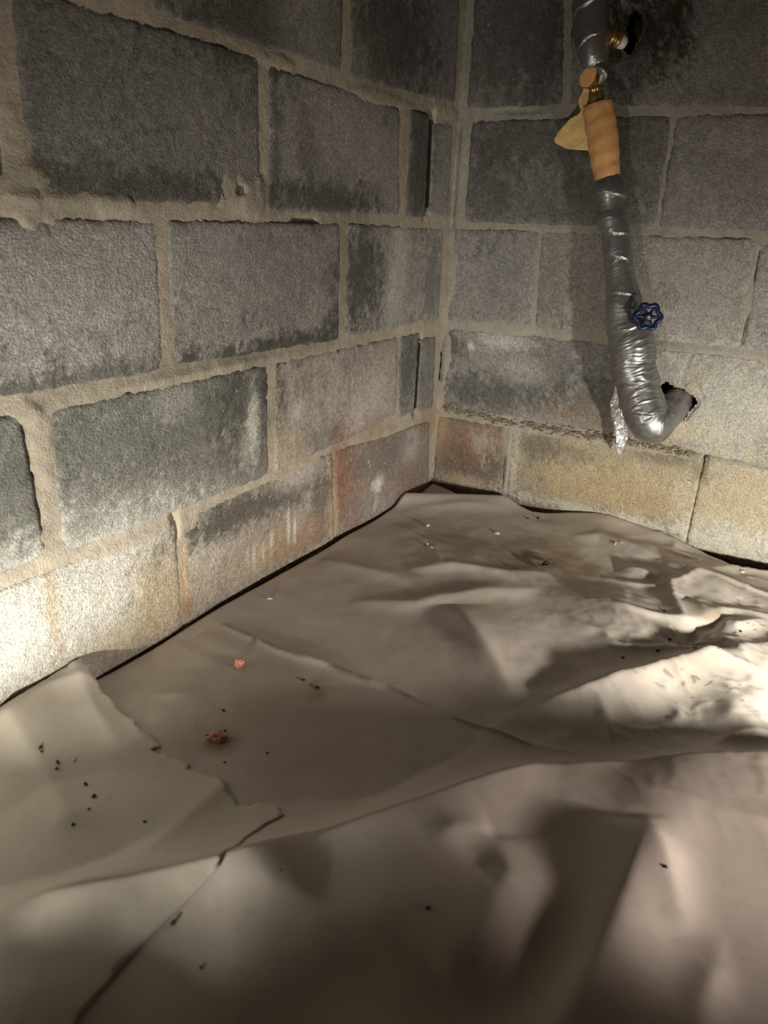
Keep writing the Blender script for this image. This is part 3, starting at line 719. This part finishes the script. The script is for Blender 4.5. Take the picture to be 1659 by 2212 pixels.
def disc_stack(name, c, n, offs, rads, mat, nth=20):
    a = np.cross(n, [0, 0, 1.0]); a /= np.linalg.norm(a); b = np.cross(n, a)
    V = []
    for o_, r_ in zip(offs, rads):
        for k in range(nth):
            an = 2*math.pi*k/nth; V.append(c+n*o_+r_*(math.cos(an)*a+math.sin(an)*b))
    m_ = len(offs); F = [tuple(f) for f in grid_faces(m_, nth, True).tolist()]+[tuple(range(nth)), tuple((m_-1)*nth+k for k in range(nth-1, -1, -1))]
    return mesh_obj(name, V, F, mat, None, True)
hb = disc_stack('hub', wc, nrm, [-.007, -.006, .003, .0045], [.006, .0085, .0078, .005], M_BLUE); child(hb, pipe); hb.parent = hw; hb.matrix_parent_inverse = Matrix.Identity(4)
sc_ = disc_stack('screw', wc, nrm, [.004, .0065, .0072], [.0036, .0034, .002], M_BRASS, 12); child(sc_, pipe); sc_.parent = hw; sc_.matrix_parent_inverse = Matrix.Identity(4)
stem_to = P3(1362, 700, D0)
st = disc_stack('valve_stem', wc, nrm, [-.045, -.03, -.03, -.004], [.009, .009, .0055, .0055], M_BRASS); child(st, pipe)

# brass spigot poking into the upper hole
sp0 = P3(1306, 70, D0+.005); sp1 = P3(1352, 96, .055)
ax = (sp1-sp0)/np.linalg.norm(sp1-sp0); Ls = np.linalg.norm(sp1-sp0)
o = disc_stack('brass_spigot', sp0, ax, [0, .25*Ls, .26*Ls, .40*Ls, .41*Ls, .52*Ls, .53*Ls, .64*Ls, .66*Ls, .74*Ls], [.010, .010, .0145, .0155, .011, .011, .0155, .0155, .012, .009], M_BRASS, 28); child(o, pipe)
o = disc_stack('white_nozzle', sp0, ax, [.70*Ls, .74*Ls, .92*Ls, 1.0*Ls], [.0105, .0115, .0100, .006], M_WHITE, 24); child(o, pipe)

# ------------------------------------------------------------------ loose bits lying on the sheets
DG = bpy.context.evaluated_depsgraph_get(); DG.update()
def ground(px, py):
    o_ = Vector(CAM); d_ = Vector(ray(px, py)).normalized()
    hit, loc, nn, idx, ob, mw = SC.ray_cast(DG, o_, d_)
    return np.array(loc), ob
def bit(name, px, py, r, mat, seed, squash, label, cat, group=None, jag=.4, res=(5, 7), sink=.35):
    P, ob = ground(px, py)
    vv, ff = rock(*res, r, seed, squash, jag)
    o = mesh_obj(name, vv, ff, mat, None, False)
    o.location = (P[0], P[1], P[2]+r*squash[2]*(1-sink)); o.rotation_euler = (0, 0, seed*1.7)
    return tag(o, label, cat, group)
bit('pink_fibre_tuft', 516, 1440, .0075, M_PINK, 3, (1, .7, .9), 'small bright salmon pink tuft, the one nearer the left block wall', 'debris', 'pink fibre tufts on the sheet', .45, (9, 12))
bit('pink_fibre_tuft', 468, 1598, .0095, M_PINK, 8, (1.1, .85, .6), 'larger dull pink tuft with dark crumbs beside the torn sheet edge', 'debris', 'pink fibre tufts on the sheet', .5, (9, 12))
crumbs = [(125,1648,3.2),(123,1661,2.4),(185,1694,2.8),(203,1721,3.2),(192,1748,2),(158,1781,2.4),(313,1775,2.2),(88,1615,3),(90,1624,2.2),(483,1535,2.8),(450,1590,3),(486,1579,2.4),(485,1647,1.6),(577,1627,2),(655,1470,3),(686,1487,3.6),(373,1995,3.4),(435,2092,2.4),(1435,1320,2.4),(1500,1400,2.6),
          (1447,1382,2.4),(1346,1421,2.2),(1162,1120,3),(1140,1120,2),(920,1178,2),(1115,1228,2.4),(1436,1872,2.6),(925,1962,3),(605,1880,2),(1600,1365,2.2),(1420,1406,2.4),(1560,1400,2)]
OWN = {(373,1995): 'dark crumb right at the lower edge of the torn lapping sheet', (435,2092): 'dark crumb on the shaded foreground beside the lapping sheet edge',
       (655,1470): 'smaller, upper of two brown crumbs beside the long seam line', (686,1487): 'larger, lower of two brown crumbs beside the long seam line',
       (483,1535): 'dark crumb between the two pink tufts', (450,1590): 'dark crumb touching the left side of the larger pink tuft', (486,1579): 'dark crumb touching the right side of the larger pink tuft',
       (485,1647): 'tiny dark crumb just below the larger pink tuft', (577,1627): 'lone black speck right of the larger pink tuft, on smooth sheet',
       (1162,1120): 'right-hand one of two dark crumbs below the right block wall', (1140,1120): 'left-hand one of two dark crumbs below the right block wall',
       (920,1178): 'dark crumb beside the two tiny pale chips on the brown stain', (1115,1228): 'dark crumb just left of the forked twig',
       (1436,1872): 'dark crumb alone on the right foreground of the sheet', (925,1962): 'dark crumb alone on the middle foreground of the sheet', (605,1880): 'dark crumb on the foreground near the torn tongue of sheet',
       (125,1648): 'upper of a close pair of black crumbs on the lapping sheet', (123,1661): 'lower of a close pair of black crumbs on the lapping sheet',
       (88,1615): 'upper crumb of the pair nearest the left photo edge on the lapping sheet', (90,1624): 'lower crumb of the pair nearest the left photo edge on the lapping sheet',
       (313,1775): 'lone dark crumb on the lapping sheet nearest the torn tongue', (158,1781): 'lowest dark crumb on the left of the lapping sheet'}
for i, (x_, y_, r_) in enumerate(crumbs):
    t_ = np.linalg.norm(at_floor(x_, y_)-CAM)
    if x_ < 400: lb, gp = 'tiny dark soil crumb lying on the torn-edged lapping sheet', 'soil crumbs on the lapping sheet'
    elif x_ < 700 and y_ < 1900: lb, gp = 'tiny dark soil crumb on the smooth sheet around the pink tufts', 'soil crumbs near the pink tufts'
    else: lb, gp = 'tiny dark soil crumb around the deep folds in the brightly lit right part of sheet', 'soil crumbs on the main sheet'
    lb = OWN.get((x_, y_), lb)
    bit('soil_crumb', x_, y_, r_*t_/FPX*1.3, M_CRUMB, 20+i, (1.2, .8, .6), lb, 'crumb', gp)
CH = [(923,1137,5,'pale mortar chip lying nearest the straight sheet edge by the corner'), (1074,1153,5,'pale mortar chip below the right end of the straight sheet edge'), (922,1176,3.5,'larger, left one of two tiny pale chips at the edge of the brown stain'), (933,1183,2.5,'smaller, right one of two tiny pale chips at the edge of the brown stain'),
      (1328,1175,4.5,'pale mortar chip on the sheet below the pipe elbow'), (582,1294,5,'pale mortar chip alone beside the left block wall'), (160,1640,4,'pale chip on the torn-edged lapping sheet'),
      (1603,1236,4,'pale mortar chip beside the dark gap under the right block wall'), (1342,1172,3,'tiny pale grain right beside the chip below the pipe elbow')]
for i, (x_, y_, r_, lb) in enumerate(CH):
    t_ = np.linalg.norm(at_floor(x_, y_)-CAM)
    bit('grit_chip', x_, y_, r_*t_/FPX, M_CHIP, 60+i, (1.3, .8, .5), lb or 'one of two tiny pale chips at the edge of the brown stain', 'chip', 'pale mortar chips on the sheet')
# twig tangle
c0, _ = ground(1168, 1227)
tw = empty('twig', tuple(c0), 'small dark forked twig on the brown stained part of the sheet', 'twig')
def stick(name, a, b, r0, r1):
    A = np.array(ground(*a)[0])+[0, 0, .003]; B = np.array(ground(*b)[0])+[0, 0, .006]
    pts = [A*(1-t)+B*t+np.array([0, 0, .004*math.sin(math.pi*t)]) for t in np.linspace(0, 1, 8)]
    o = tube_pts(name, pts, [r0*(1-t)+r1*t for t in np.linspace(0, 1, 8)], M_TWIG, tw, False, 8)
    return o
stick('stem', (1160,1229), (1215,1233), .0026, .0008); stick('branch', (1166,1228), (1192,1214), .0022, .0006); stick('branch', (1164,1229), (1200,1224), .0024, .0012)
stick('branch', (1150,1226), (1170,1228), .0010, .0026)
